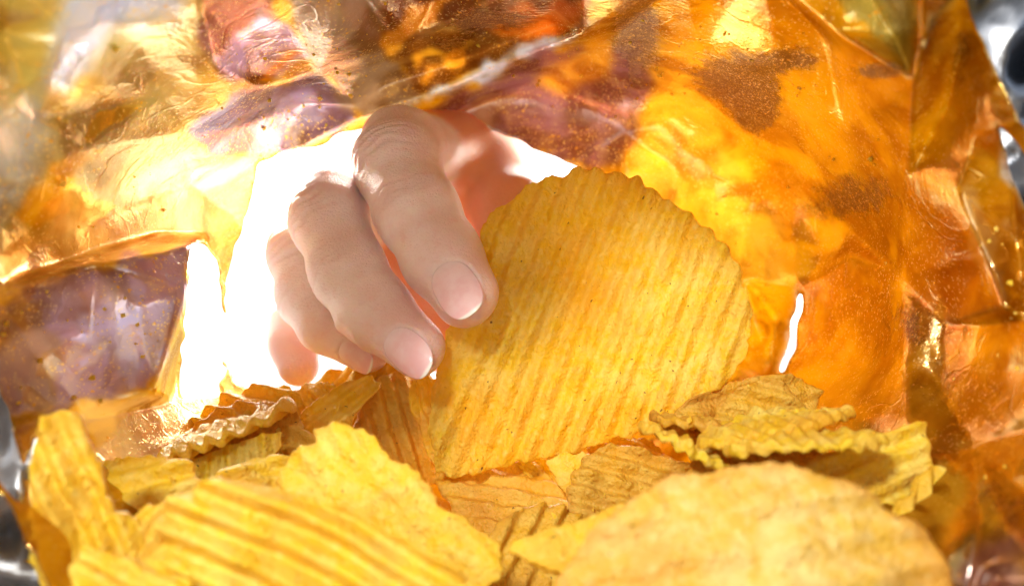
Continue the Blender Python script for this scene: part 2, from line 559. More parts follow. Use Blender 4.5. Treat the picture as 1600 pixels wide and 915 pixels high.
# mouth of the bag widened over glare-whitened film, gaps and the torn outer edges
HOLES = [
    [(405, 262), (430, 243), (500, 225), (560, 203), (640, 184), (765, 203), (850, 238), (915, 268), (960, 330), (960, 560),
     (840, 620), (600, 630), (450, 625), (372, 600), (350, 560), (347, 520), (356, 460), (366, 385), (386, 335), (398, 295)],
    [(300, 390), (318, 382), (334, 400), (342, 450), (347, 540), (349, 590), (338, 620), (280, 622), (285, 560), (292, 480)],
    [(1505, -560), (1510, 0), (1535, 60), (1562, 120), (1600, 200), (1640, 230), (2300, 260), (2300, -560)],
    [(-10, 590), (12, 640), (26, 700), (40, 760), (30, 790), (6, 760), (-40, 700)],
    [(-20, 770), (8, 775), (28, 820), (50, 870), (75, 915), (110, 1000), (-120, 1100)],
    [(1249, 455), (1257, 453), (1250, 500), (1237, 545), (1223, 586), (1216, 583), (1234, 535)],
    [(62, 672), (66, 690), (58, 735), (52, 768), (38, 735), (44, 715)],
    [(1560, 192), (1592, 222), (1625, 300), (1612, 345), (1588, 290)],
]
edge_j = Noise(5, 2, 46)(np.stack([gx, gy], -1)) * 2.2
cut = np.zeros(gx.shape, bool)
for h in HOLES:
    cut |= inpoly(h, gx + edge_j, gy + edge_j)

V = P(gx, gy, depth)
idx = np.arange(gx.size).reshape(gx.shape)
q = np.stack([idx[:-1, :-1], idx[1:, :-1], idx[1:, 1:], idx[:-1, 1:]], -1).reshape(-1, 4)
dead = cut.ravel()[q].sum(1) > 1
q = q[~dead]
used = np.zeros(gx.size, bool); used[q.ravel()] = True
rem = np.cumsum(used) - 1


def relax_edges(V, q, cutmask, n=3):
    """smooth stair steps along the cut edges"""
    e = np.concatenate([q[:, [0, 1]], q[:, [1, 2]], q[:, [2, 3]], q[:, [3, 0]]])
    es = np.sort(e, 1)
    key = es[:, 0].astype(np.int64) * gx.size + es[:, 1]
    u, c = np.unique(key, return_counts=True)
    b = u[c == 1]
    a0 = (b // gx.size).astype(int); a1 = (b % gx.size).astype(int)
    for _ in range(n):
        acc = np.zeros_like(V); cnt = np.zeros(len(V))
        np.add.at(acc, a0, V[a1]); np.add.at(acc, a1, V[a0])
        np.add.at(cnt, a0, 1); np.add.at(cnt, a1, 1)
        m = cnt == 2
        V[m] = V[m] * 0.4 + 0.6 * acc[m] / 2
    return V


Vf = relax_edges(V.reshape(-1, 3).copy(), q, cut, 5)
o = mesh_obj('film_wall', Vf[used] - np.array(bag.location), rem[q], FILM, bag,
             attrs={'reflection_tint': reflection_tint.reshape(-1, 3)[used], 'residue': resid.ravel()[used]})
md = o.modifiers.new('thickness', 'SOLIDIFY'); md.thickness = 0.012; md.offset = 1


def foil_flap(name, poly, off, seed, amp, label=None, mat=None):
    m = inpoly(poly)
    n1 = Noise(seed, 2, 260, 8); n2 = Noise(seed + 1, 2, 110, 8)
    XY = np.stack([gx, gy], -1)
    dd = tube_depth(gx, gy) + off + amp * np.abs(n1(XY)) + amp * 0.4 * np.abs(n2(XY))
    Vv = P(gx, gy, dd).reshape(-1, 3)
    qq = np.stack([idx[:-1, :-1], idx[1:, :-1], idx[1:, 1:], idx[:-1, 1:]], -1).reshape(-1, 4)
    qq = qq[m.ravel()[qq].sum(1) > 2]
    us = np.zeros(gx.size, bool); us[qq.ravel()] = True
    rm = np.cumsum(us) - 1
    ob = mesh_obj(name, Vv[us] - np.array(bag.location), rm[qq], mat or FOIL, bag)
    md = ob.modifiers.new('thickness', 'SOLIDIFY'); md.thickness = 0.012
    if label:
        ob['label'] = label
    return ob


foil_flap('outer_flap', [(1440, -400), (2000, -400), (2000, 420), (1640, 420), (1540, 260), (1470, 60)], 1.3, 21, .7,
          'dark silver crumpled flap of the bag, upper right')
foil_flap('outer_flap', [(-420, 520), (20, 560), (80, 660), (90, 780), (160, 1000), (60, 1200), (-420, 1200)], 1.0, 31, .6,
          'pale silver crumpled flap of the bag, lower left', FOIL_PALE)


# ------------------------------------------------------------------ crisps
def unit(v):
    v = np.asarray(v, float)
    return v / np.linalg.norm(v)


CRISPS = 'ridged crisps heaped in the bag'


def crisp(label, c, n, outline=None, radius=None, ridge=(0, 1), spacing=0.36, amp=0.085, curl_w=0.0, curl_u=0.0,
          twist=0.0, mat=None, thick=0.12, seed=0, group=CRISPS, fade=None, NB=420, NR=64, rag=0.014, name='ridged_crisp', edgew=1.0, rdir=None, serr=0.009):
    """outline: picture positions carried onto the crisp's own plane in space; ridge: picture direction of the ridges"""
    C0 = P(*c)
    n = unit(n)
    if n @ C0 > 0:
        n = -n

    def onplane(px, py):
        r = P(px, py, 1.0)
        s = (n @ C0) / (r @ n)
        return r * s[..., None]
    g = P(np.array([c[0], c[0] + ridge[0]]), np.array([c[1], c[1] + ridge[1]]), c[2])
    u = g[1] - g[0] if rdir is None else np.asarray(rdir, float); u = u - n * (u @ n); u = unit(u)
    w = unit(np.cross(n, u))
    th = np.linspace(0, 2 * math.pi, NB, endpoint=False)
    if outline is not None:
        o3 = onplane(np.array([p[0] for p in outline], float), np.array([p[1] for p in outline], float)) - C0
        L = np.stack([o3 @ u, o3 @ w], -1)
        # light corner rounding, then even resampling
        for _ in range(1):
            nx = np.roll(L, -1, 0)
            L = np.stack([L * 0.8 + nx * 0.2, L * 0.2 + nx * 0.8], 1).reshape(-1, 2)
        cl = np.vstack([L, L[:1]])
        s = np.concatenate([[0], np.cumsum(np.linalg.norm(np.diff(cl, axis=0), axis=1))])
        t = np.linspace(0, s[-1], NB, endpoint=False)
        B = np.stack([np.interp(t, s, cl[:, 0]), np.interp(t, s, cl[:, 1])], -1)
        ctr = B.mean(0)
    else:
        ru, rw = radius
        wob = Noise(seed + 9, 2, 2.5)(np.stack([np.cos(th), np.sin(th)], -1) * 1.0) * 0.05
        B = np.stack([np.cos(th) * ru, np.sin(th) * rw], -1) * (1 + wob)[:, None]
        ctr = np.zeros(2)
    R = B - ctr
    rl = np.linalg.norm(R, axis=1)
    ph = 2 * math.pi * B[:, 1] / spacing
    rag_n = Noise(seed + 1, 2, 0.5)(B) * 0.5 + Noise(seed + 2, 2, 1.5)(B) * 0.6 + Noise(seed + 22, 2, 0.2)(B) * 0.3
    R = R * (1 + (rag * rag_n + serr * np.cos(ph)) * 2.4 / rl)[:, None]
    tt = np.linspace(0, 1, NR) ** 0.85
    UV = ctr + tt[:, None, None] * R[None]
    U = UV[..., 0]; Wc = UV[..., 1]
    lo = Noise(seed + 3, 2, 3.5); mi = Noise(seed + 4, 2, 0.9); hi = Noise(seed + 5, 2, 0.33)
    warp = lo(UV) * 0.05
    a = amp * (0.92 + 0.13 * mi(UV))
    if fade is not None:
        a = a * np.clip(fade(U, Wc), 0, 1.5)
    h = a * np.sin(2 * math.pi * (Wc + warp * 0.5) / spacing) + curl_w * Wc ** 2 + curl_u * U ** 2 + twist * U * Wc
    h = h + lo(UV) * 0.05 + mi(UV) * 0.010 + hi(UV) * 0.005
    base = C0 + U[..., None] * u + Wc[..., None] * w
    # local normal
    du = 0.03
    th2 = thick * (0.9 + 0.2 * mi(UV))
    rim = np.clip((1 - tt) / 0.03, 0, 1)[:, None] ** 0.5
    top = base + (h + th2 * 0.5 * (0.35 + 0.65 * rim))[..., None] * n
    bot = base + (h - th2 * 0.5 * (0.35 + 0.65 * rim))[..., None] * n
    nv = NR * NB
    Vv = np.concatenate([top.reshape(-1, 3), bot.reshape(-1, 3)])
    ii = np.arange(nv).reshape(NR, NB)
    jn = np.roll(ii, -1, 1)
    qt = np.stack([ii[:-1], ii[1:], jn[1:], jn[:-1]], -1).reshape(-1, 4)
    qb = qt[:, ::-1] + nv
    qs = np.stack([ii[-1], ii[-1] + nv, jn[-1] + nv, jn[-1]], -1)
    eg = np.clip((tt[:, None] - 0.80) / 0.20, 0, 1) ** 2.2 * edgew * np.ones((1, NB))
    E = np.concatenate([eg.ravel(), eg.ravel()])
    F = np.concatenate([qt, qb, qs])
    ob = mesh_obj(name, Vv - C0, F, mat or CR, attrs={'edge': E})
    ob.location = C0
    return tag(ob, label, 'crisp', group)


# held crisp
HELD = [(690, 744), (680, 690), (676, 620), (696, 545), (722, 470), (745, 400), (764, 350), (800, 312), (855, 280), (930, 263),
        (990, 279), (1050, 314), (1103, 356), (1142, 402), (1165, 450), (1172, 505), (1165, 556), (1143, 590), (1095, 622),
        (1040, 656), (985, 680), (925, 698), (860, 712), (800, 724), (742, 742)]
crisp('large round ridged crisp held upright between the fingers', (915, 500, 15.9), (-0.14, -1, 0.12), HELD,
      ridge=(165, -430), spacing=0.41, amp=0.082, serr=0.014, curl_w=0.035, curl_u=0.01, mat=CR_HELD, seed=11, NB=560, NR=110,
      fade=lambda U, Wc: 0.85 + 0.15 * np.sin(Wc * 0.9 + 2.2) + 0.05 * np.abs(Wc), rag=0.014)

# ---- heap, back to front
crisp('bright backlit crisp at the back left with a thick crinkled front edge', (305, 690, 14.6), (-0.38, -0.10, 0.9),
      radius=(1.15, 1.85), rdir=(0.15, 1, 0), spacing=0.30, amp=0.075, mat=CR_LEMON, seed=21, curl_w=-.03, thick=.17, rag=.008)
crisp('bright ribbed crisp lying flat just behind the long crinkled edge', (365, 655, 16.0), (0.05, -0.8, 0.8),
      [(268, 715), (282, 668), (335, 630), (395, 612), (455, 604), (475, 640), (450, 690), (380, 715), (310, 730)],
      ridge=(150, 48), spacing=0.36, amp=0.085, mat=CR_LEMON, seed=83)
crisp('darker crisp tucked under the crinkled edge at the left of the heap', (300, 745, 13.8), (0.1, -1, 0.25),
      [(168, 775), (200, 748), (300, 715), (440, 668), (440, 705), (385, 735), (300, 755), (250, 800), (215, 850), (180, 840)],
      ridge=(10, 80), spacing=0.30, amp=0.07, mat=CR, seed=23, thick=.14, rag=.01)
crisp('crisp standing behind the little finger, sunlit from behind', (540, 610, 17.6), (-0.25, -1, 0.5),
      [(440, 660), (470, 612), (520, 575), (580, 562), (640, 575), (640, 640), (600, 700), (520, 690)],
      ridge=(-60, 70), spacing=0.36, amp=0.08, mat=CR_LEMON, seed=25)
crisp('tilted crisp with its crinkled edge rising to the middle of the heap', (500, 655, 15.6), (0.35, -1, 0.55),
      [(400, 745), (405, 720), (440, 690), (480, 640), (530, 600), (575, 585), (600, 600), (560, 640), (540, 690), (490, 700), (450, 740)],
      ridge=(-60, 70), spacing=0.32, amp=0.07, mat=CR, seed=27)
crisp('glowing upright crisp whose top edge shows just under the ring finger', (590, 610, 17.2), (0.15, -1, 0.35),
      [(520, 650), (530, 600), (562, 566), (610, 556), (650, 570), (660, 640), (640, 690), (560, 690)],
      ridge=(-25, 80), spacing=0.34, amp=0.075, mat=CR_LEMON, seed=85)
crisp('short tilted crisp with a rough top edge at the back left of the heap', (478, 640, 16.4), (-0.35, -1, 0.4),
      [(415, 690), (430, 640), (465, 606), (510, 596), (545, 610), (535, 660), (490, 710), (430, 715)],
      ridge=(70, 60), spacing=0.34, amp=0.075, mat=CR_LEMON, seed=87)
crisp('crisp wedged between the ribbed foreground crisp and the smooth broken one', (400, 735, 12.9), (0.3, -1, 0.7),
      [(330, 770), (350, 735), (395, 712), (440, 706), (470, 730), (460, 790), (390, 810)],
      ridge=(70, -30), spacing=0.30, amp=0.06, mat=CR, seed=89)
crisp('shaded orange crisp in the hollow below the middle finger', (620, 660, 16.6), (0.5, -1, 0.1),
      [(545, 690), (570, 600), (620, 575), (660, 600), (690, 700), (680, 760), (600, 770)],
      ridge=(30, 90), spacing=0.33, amp=0.07, mat=CR_SHADE, seed=29, curl_w=-.1)
crisp('narrow crisp peeping out behind the left edge of the held crisp', (668, 645, 16.5), (-0.55, -1, 0.1),
      [(640, 590), (680, 580), (720, 640), (715, 740), (690, 735), (668, 705), (650, 660)],
      ridge=(40, 90), spacing=0.3, amp=0.06, mat=CR, seed=31)
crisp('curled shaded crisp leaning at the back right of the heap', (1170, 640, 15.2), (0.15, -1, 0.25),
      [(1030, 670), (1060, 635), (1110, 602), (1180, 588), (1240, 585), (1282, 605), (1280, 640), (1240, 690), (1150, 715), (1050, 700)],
      ridge=(120, -25), spacing=0.40, amp=0.05, mat=CR_SHADE, seed=33, curl_w=.06)
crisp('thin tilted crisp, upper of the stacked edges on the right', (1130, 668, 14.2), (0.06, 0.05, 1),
      radius=(1.1, 1.35), rdir=(0.1, 1, 0), spacing=0.30, amp=0.035, mat=CR_SHADE, seed=35, thick=.16, rag=.008)
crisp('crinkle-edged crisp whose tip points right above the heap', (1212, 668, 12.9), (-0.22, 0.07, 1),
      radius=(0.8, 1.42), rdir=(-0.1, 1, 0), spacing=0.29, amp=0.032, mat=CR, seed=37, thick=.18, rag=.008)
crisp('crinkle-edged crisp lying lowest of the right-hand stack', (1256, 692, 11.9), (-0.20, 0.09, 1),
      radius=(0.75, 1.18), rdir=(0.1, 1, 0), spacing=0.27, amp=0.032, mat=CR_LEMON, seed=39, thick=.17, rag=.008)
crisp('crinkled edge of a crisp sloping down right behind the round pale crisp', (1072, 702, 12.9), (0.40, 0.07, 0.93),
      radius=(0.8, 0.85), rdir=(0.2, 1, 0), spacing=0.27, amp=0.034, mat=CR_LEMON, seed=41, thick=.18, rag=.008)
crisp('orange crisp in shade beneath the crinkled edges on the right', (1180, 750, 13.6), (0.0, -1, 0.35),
      radius=(1.1, 1.7), ridge=(1, 0.3), spacing=0.36, amp=0.06, mat=CR_SHADE, seed=77)
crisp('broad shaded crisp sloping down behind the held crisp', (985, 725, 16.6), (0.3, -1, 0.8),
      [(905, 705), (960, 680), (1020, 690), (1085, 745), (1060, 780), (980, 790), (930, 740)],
      ridge=(80, 40), spacing=0.36, amp=0.06, mat=CR_SHADE, seed=43)
crisp('broad ribbed crisp at the right end of the heap', (1360, 740, 12.3), (-0.15, -1, 0.55),
      [(1235, 722), (1300, 705), (1380, 680), (1440, 662), (1450, 690), (1462, 720), (1440, 770), (1420, 830), (1330, 830), (1250, 790)],
      ridge=(140, -60), spacing=0.36, amp=0.07, mat=CR, seed=45, curl_w=-.05)
crisp('pale crisp on edge at the far right of the heap', (1440, 770, 11.8), (0.45, -1, 0.15),
      [(1385, 840), (1420, 770), (1455, 722), (1478, 738), (1468, 800), (1440, 870), (1400, 870)],
      ridge=(-40, 110), spacing=0.30, amp=0.06, mat=CR_LEMON, seed=47)
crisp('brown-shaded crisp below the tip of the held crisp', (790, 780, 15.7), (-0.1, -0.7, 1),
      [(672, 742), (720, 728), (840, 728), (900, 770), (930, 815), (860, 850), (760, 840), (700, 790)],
      ridge=(110, 50), spacing=0.40, amp=0.055, mat=CR_SHADE, seed=49)
crisp('small toasted crisp tucked under the held crisp', (840, 742, 16.3), (0.2, -0.9, 0.5),
      [(800, 720), (850, 712), (885, 740), (900, 775), (860, 770), (820, 750)],
      ridge=(60, 60), spacing=0.3, amp=0.05, mat=CR, seed=51, NB=240, NR=36)
crisp('strip of crisp running down to the right from the held crisp', (920, 748, 15.3), (-0.2, -1, 0.5),
      [(846, 716), (880, 705), (912, 700), (950, 732), (992, 768), (975, 792), (932, 802), (895, 788), (872, 755)],
      ridge=(60, 50), spacing=0.5, amp=0.02, mat=CR, seed=53, NB=300, NR=44)
crisp('smooth-faced broken crisp with a jagged end, left of the middle', (600, 770, 11.6), (-0.15, -1, 0.42),
      [(432, 760), (450, 722), (462, 700), (488, 697), (492, 668), (520, 665), (560, 668), (600, 700), (660, 755), (730, 815), (785, 862),
       (770, 915), (700, 960), (600, 940), (500, 850)],
      ridge=(110, 105), spacing=0.50, amp=0.045, mat=CR, seed=55, NB=460, NR=80, rag=.03)
crisp('folded edge of a crisp along the lower left of the heap', (235, 830, 10.8), (-0.35, -1, 0.55),
      [(180, 880), (205, 845), (215, 800), (255, 785), (285, 800), (300, 850), (270, 900), (220, 930)],
      ridge=(-40, 50), spacing=0.24, amp=0.06, mat=CR_LEMON, seed=57, NB=300, NR=44, thick=.14)
crisp('crumpled crisp filling the bottom left corner of the heap', (220, 905, 9.6), (0.1, -0.8, 0.8),
      [(110, 1010), (115, 880), (130, 855), (180, 880), (240, 870), (300, 900), (330, 960), (280, 1040)],
      ridge=(90, 60), spacing=0.30, amp=0.07, mat=CR_LEMON, seed=59)
crisp('tall yellow crisp leaning against the film at far left', (115, 790, 10.3), (0.3, -1, 0.05),
      [(62, 655), (90, 642), (122, 640), (150, 700), (185, 780), (225, 850), (215, 960), (120, 1010), (60, 915), (45, 800)],
      ridge=(55, 130), spacing=0.32, amp=0.08, mat=CR_LEMON, seed=61, curl_w=-.05)
crisp('large deeply ribbed crisp in the lower left foreground', (470, 880, 9.7), (0.02, -1, 0.32),
      [(252, 800), (272, 770), (335, 742), (400, 752), (470, 775), (560, 808), (650, 850), (735, 898), (780, 1000), (640, 1120),
       (420, 1120), (290, 1000), (258, 880)],
      ridge=(200, 92), spacing=0.37, amp=0.135, mat=CR_LEMON, seed=63, curl_w=-.04, NB=520, NR=90)
crisp('pointed crisp piece between the two foreground crisps', (880, 850, 10.8), (-0.2, -0.8, 0.8),
      [(786, 852), (830, 832), (900, 808), (990, 778), (1040, 830), (980, 920), (900, 905), (830, 885)],
      ridge=(120, -40), spacing=0.6, amp=0.03, mat=CR_LEMON, seed=65)
crisp('big pale rounded crisp in the lower right foreground, out of focus', (1190, 870, 9.4), (0.0, -1, 0.45),
      [(850, 1000), (872, 915), (895, 865), (945, 800), (1020, 757), (1100, 733), (1190, 726), (1290, 738), (1370, 775), (1440, 825),
       (1495, 880), (1525, 960), (1480, 1100), (1200, 1160), (930, 1100)],
      ridge=(200, -30), spacing=0.50, amp=0.035, mat=CR_PALE, seed=67, curl_w=-.05, curl_u=-.03, NB=520, NR=90)
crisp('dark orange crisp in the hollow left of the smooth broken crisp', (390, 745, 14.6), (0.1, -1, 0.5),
      radius=(1.5, 1.4), ridge=(1, 0.6), spacing=0.36, amp=0.07, mat=CR_SHADE, seed=71)
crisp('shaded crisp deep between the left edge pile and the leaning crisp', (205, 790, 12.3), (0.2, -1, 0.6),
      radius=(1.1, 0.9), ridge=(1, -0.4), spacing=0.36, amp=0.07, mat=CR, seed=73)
crisp('shade-toned crisp deep behind the pointed piece near the centre', (1000, 800, 14.6), (0.1, -1, 0.7),
      radius=(1.4, 1.3), ridge=(1, 0.3), spacing=0.36, amp=0.07, mat=CR_SHADE, seed=75)
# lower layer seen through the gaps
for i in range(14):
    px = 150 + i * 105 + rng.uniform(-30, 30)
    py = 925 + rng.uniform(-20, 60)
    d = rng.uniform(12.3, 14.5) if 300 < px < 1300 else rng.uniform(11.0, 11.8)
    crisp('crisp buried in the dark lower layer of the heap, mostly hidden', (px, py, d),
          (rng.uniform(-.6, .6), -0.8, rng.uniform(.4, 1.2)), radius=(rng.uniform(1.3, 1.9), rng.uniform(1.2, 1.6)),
          ridge=(rng.uniform(-1, 1), rng.uniform(-1, 1)), mat=CR_SHADE, seed=200 + i * 7, NB=200, NR=32,
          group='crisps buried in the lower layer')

# ------------------------------------------------------------------ the hand
def jp(px, py, d):
    return P(px, py, d)


FING = {
    # chain of (px, py, depth, radius); from knuckle to tip
    'index': [(700, 250, 21.5, 1.10), (628, 236, 18.2, .95), (620, 256, 17.4, .92), (652, 332, 16.5, .86), (690, 402, 15.85, .775), (727, 461, 15.3, .645)],
    'middle': [(640, 330, 21.0, .98), (520, 326, 18.0, .83), (513, 344, 17.4, .81), (545, 424, 16.6, .78), (584, 484, 16.0, .715), (650, 543, 15.4, .575)],
    'ring': [(600, 400, 21.4, .90), (474, 384, 18.8, .73), (470, 402, 18.4, .71), (482, 462, 17.8, .68), (510, 505, 17.3, .62), (572, 546, 16.9, .50)],
    'little': [(580, 450, 21.4, .75), (470, 470, 20.0, .56), (457, 505, 19.5, .54), (457, 535, 19.2, .53), (466, 572, 18.9, .47)],
}
FING = {k: [(jp(a, b, c), r) for a, b, c, r in v] for k, v in FING.items()}
PALM = [((655, 222, 20.6), .80, (770, 243, 24.0), 1.05), ((690, 290, 21.8), 1.25, (640, 380, 22.2), 1.15), ((640, 380, 22.2), 1.1, (610, 450, 22.2), .9),
        ((640, 440, 20.6), 1.0, (700, 520, 19.6), 1.0), ((700, 250, 21.5), 1.2, (760, 262, 23.5), 1.3),
        ((740, 280, 22.6), 1.15, (700, 420, 22.5), 1.3), ((700, 300, 22.8), 1.4, (660, 320, 27), 1.7),
        ((620, 440, 22.5), 1.0, (650, 330, 27), 1.6), ((650, 320, 27), 1.9, (640, 300, 38), 2.2)]
THUMB = [((765, 262, 22.0), 1.0, (800, 335, 19.6), .92), ((800, 335, 19.6), .92, (812, 430, 17.9), .80),
         ((812, 430, 17.9), .78, (805, 500, 16.95), .64)]


def sd_cone(p, a, b, ra, rb):
    ba = b - a
    t = np.clip(((p - a) @ ba) / (ba @ ba), 0, 1)
    return np.linalg.norm(p - a - t[..., None] * ba, axis=-1) - (ra + (rb - ra) * t)


def smin(a, b, k):
    h = np.maximum(k - np.abs(a - b), 0) / k
    return np.minimum(a, b) - h * h * k * 0.25


def hand_sdf(p):
    fs = None
    for k, ch in FING.items():
        f = None
        for (a, ra), (b, rb) in zip(ch[:-1], ch[1:]):
            s = sd_cone(p, a, b, ra, rb)
            f = s if f is None else smin(f, s, 0.28)
        fs = f if fs is None else smin(fs, f, 0.05)
    pm = None
    for a, ra, b, rb in PALM:
        s = sd_cone(p, jp(*a), jp(*b), ra, rb)
        pm = s if pm is None else smin(pm, s, 0.9)
    th = None
    for a, ra, b, rb in THUMB:
        s = sd_cone(p, jp(*a), jp(*b), ra, rb)
        th = s if th is None else smin(th, s, 0.3)
    pm = smin(pm, th, 1.1)
    return smin(pm, fs, 0.55)


def surface_nets(f, lo, hi, h):
    n = np.ceil((hi - lo) / h).astype(int) + 1
    ax = [lo[i] + h * np.arange(n[i]) for i in range(3)]
    G = np.empty(n, np.float32)
    Y, Z = np.meshgrid(ax[1], ax[2], indexing='ij')
    for i, x in enumerate(ax[0]):
        G[i] = f(np.stack([np.full_like(Y, x), Y, Z], -1))
    ins = G < 0
    c = [(i, j, k) for i in (0, 1) for j in (0, 1) for k in (0, 1)]
    sh = tuple(n - 1)
    sl = lambda o: tuple(slice(o[i], o[i] + sh[i]) for i in range(3))
    cnt = sum(ins[sl(o)].astype(np.int8) for o in c)
    act = (cnt > 0) & (cnt < 8)
    acc = np.zeros(sh + (3,), np.float32)[act]; num = np.zeros(len(acc), np.float32)
    ids = np.argwhere(act)
    for a in c:
        for ax_ in range(3):
            if a[ax_] == 0:
                b = list(a); b[ax_] = 1; b = tuple(b)
                va = G[sl(a)][act]; vb = G[sl(b)][act]
                m = (va < 0) != (vb < 0)
                t = np.where(m, va / np.where(m, va - vb, 1), 0)
                pnt = np.tile(np.array(a, np.float32), (len(va), 1)); pnt[:, ax_] += t
                acc[m] += pnt[m]; num[m] += 1
    verts = lo + h * (ids + acc / num[:, None])
    vid = np.full(sh, -1, np.int64); vid[act] = np.arange(len(ids))
    faces = []
    for ax_ in range(3):
        o1, o2 = [(1, 2), (2, 0), (0, 1)][ax_]
        e = ins.take(range(n[ax_] - 1), ax_) != ins.take(range(1, n[ax_]), ax_)
        s0 = ins.take(range(n[ax_] - 1), ax_)
        I = np.argwhere(e)
        I = I[(I[:, o1] > 0) & (I[:, o2] > 0) & (I[:, o1] < sh[o1]) & (I[:, o2] < sh[o2])]
        fl = s0[tuple(I.T)]
        def g(d1, d2):
            J = I.copy(); J[:, o1] -= d1; J[:, o2] -= d2
            return vid[tuple(J.T)]
        Q = np.stack([g(1, 1), g(0, 1), g(0, 0), g(1, 0)], -1)
        Q[~fl] = Q[~fl][:, ::-1]
        faces.append(Q)
    F = np.concatenate(faces)
    return verts, F[(F >= 0).all(1)]


def grad(f, p, e=0.02):
    g = np.stack([f(p + np.eye(3)[i] * e) - f(p - np.eye(3)[i] * e) for i in range(3)], -1)
    return g / np.linalg.norm(g, axis=-1, keepdims=True)


HV, HF = surface_nets(hand_sdf, np.array([-6.3, 13.6, -3.2]), np.array([1.9, 30.5, 5.4]), 0.056)
HN = grad(hand_sdf, HV)
for _ in range(2):
    HV = HV - HN * hand_sdf(HV)[:, None]

# joint creases, tendons and nail beds
NAILS = {
    'index': dict(c=(714, 452), half=(.47, .60), lean=(-0.30, 0.12)),
    'middle': dict(c=(636, 551), half=(.43, .56), lean=(-0.42, 0.42)),
    'ring': dict(c=(556, 546), half=(.33, .42), lean=(-0.35, 0.80)),
    'little': dict(c=(462, 590), half=(.24, .3), lean=(-0.9, 0.9)),
}


def nail_frame(k):
    ch = FING[k]
    tip, pre = ch[-1][0], ch[-2][0]
    a = unit(tip - pre)
    lean = NAILS[k]['lean']
    nd = np.array([lean[0], -1.0, -lean[1]])
    nd = unit(nd - a * (nd @ a))
    b = np.cross(nd, a)
    return tip, a, nd, b


disp = np.zeros(len(HV))
wn3 = Noise(77, 3, 0.7)(HV)
crease = np.zeros(len(HV))
for k in ('index', 'middle', 'ring'):
    ch = FING[k]
    tip, a_t, nd, b_ = nail_frame(k)
    for ji, offs in ((2, (-.34, -.14, .06, .25, .44)), (3, (-.24, -.10, .02, .16))):
        J = ch[ji][0]
        a = unit(ch[min(ji + 1, len(ch) - 1)][0] - ch[ji - 1][0])
        rel = HV - J
        s = rel @ a + wn3 * 0.035
        near = np.exp(-(np.linalg.norm(rel, axis=1) / 1.25) ** 4)
        dors = np.clip(HN @ nd - 0.1, 0, 1)
        for q_, of in enumerate(offs):
            gq = np.exp(-((s - of) / 0.06) ** 2) * near * dors
            disp -= (0.046 + 0.018 * ((q_ * 7) % 3)) * gq
            crease += gq
        disp += 0.012 * np.exp(-(s / 0.28) ** 2) * near * dors
    # nail bed: sink inside, a raised fold around it
    hw, hl = NAILS[k]['half']
    r0 = P(*NAILS[k]['c'], 1.0)
    cen = r0 * ((tip @ nd + ch[-1][1] * 0.9) / (r0 @ nd))
    rt, rp = ch[-1][1], ch[-2][1]
    NAILS[k]['s0'] = (cen - tip) @ a_t
    NAILS[k]['f0'] = np.clip(((cen - tip) @ b_) / rt, -.35, .35)
    NAILS[k]['slope'] = (rp - rt) / np.linalg.norm(tip - ch[-2][0])
    rel = HV - tip
    phi = np.arctan2(rel @ b_, rel @ nd) - NAILS[k]['f0']
    uu = phi * rt / hw; ss = (rel @ a_t - NAILS[k]['s0']) / hl
    rr = (np.abs(uu) ** 2.35 + np.abs(ss) ** 2.35) ** (1 / 2.35)
    facing = np.linalg.norm(rel, axis=1) < 1.6
    disp += facing * (-0.045 * (1 / (1 + np.exp((rr - 0.99) * 26))) + 0.020 * np.exp(-((rr - 1.14) / 0.09) ** 2) * (ss < 0.7))
disp += Noise(78, 3, 1.6)(HV) * 0.012
HV2 = HV + HN * disp[:, None]


def skin_material():
    t = NT('skin')
    co = t.coord()
    n1 = t.noise(co, 0.8, 4, 0.6); n2 = t.noise(co, 4.0, 4, 0.6)
    c = t.mix(t.ramp(n1, 0.35, 0.65), (0.86, 0.67, 0.62), (0.92, 0.78, 0.75))
    c = t.mix(t.ramp(n2, 0.5, 0.75, 0, 0.35), c, (0.80, 0.46, 0.40))
    c = t.mix(t.math('MULTIPLY', t.attr('blush_glow'), 0.5), c, (0.80, 0.38, 0.30))
    c = t.mix(t.math('MULTIPLY', t.attr('palm_glow'), 0.85), c, (0.86, 0.36, 0.16))  # backlit orange glow painted into the palm and thumb colour
    c = t.mix(t.math('MULTIPLY', t.attr('crease'), 0.4), c, (0.60, 0.32, 0.25))
    h = t.math('ADD', t.math('MULTIPLY', t.voro(co, 17.0), 0.5), t.noise(co, 30, 3, 0.6))
    st = t.n('ShaderNodeMapping'); t.l(co, st.inputs['Vector']); st.inputs['Scale'].default_value = (4, 2, 16)
    st.inputs['Rotation'].default_value = (0, 0.45, 0)
    h = t.math('ADD', h, t.math('MULTIPLY', t.noise(st.outputs[0], 1.6, 3, 0.6), 0.9))
    nb = t.bump(h, 0.6, 0.035)
    p = t.n('ShaderNodeBsdfPrincipled')
    t.l(c, p.inputs['Base Color']); t.l(nb, p.inputs['Normal'])
    p.inputs['Roughness'].default_value = 0.36
    p.inputs['Specular IOR Level'].default_value = 0.5
    p.inputs['Subsurface Weight'].default_value = 0.65
    p.inputs['Subsurface Radius'].default_value = (1.0, 0.32, 0.14)
    p.inputs['Subsurface Scale'].default_value = 0.28
    t.l(p.outputs[0], t.out.inputs['Surface'])
    return t.m


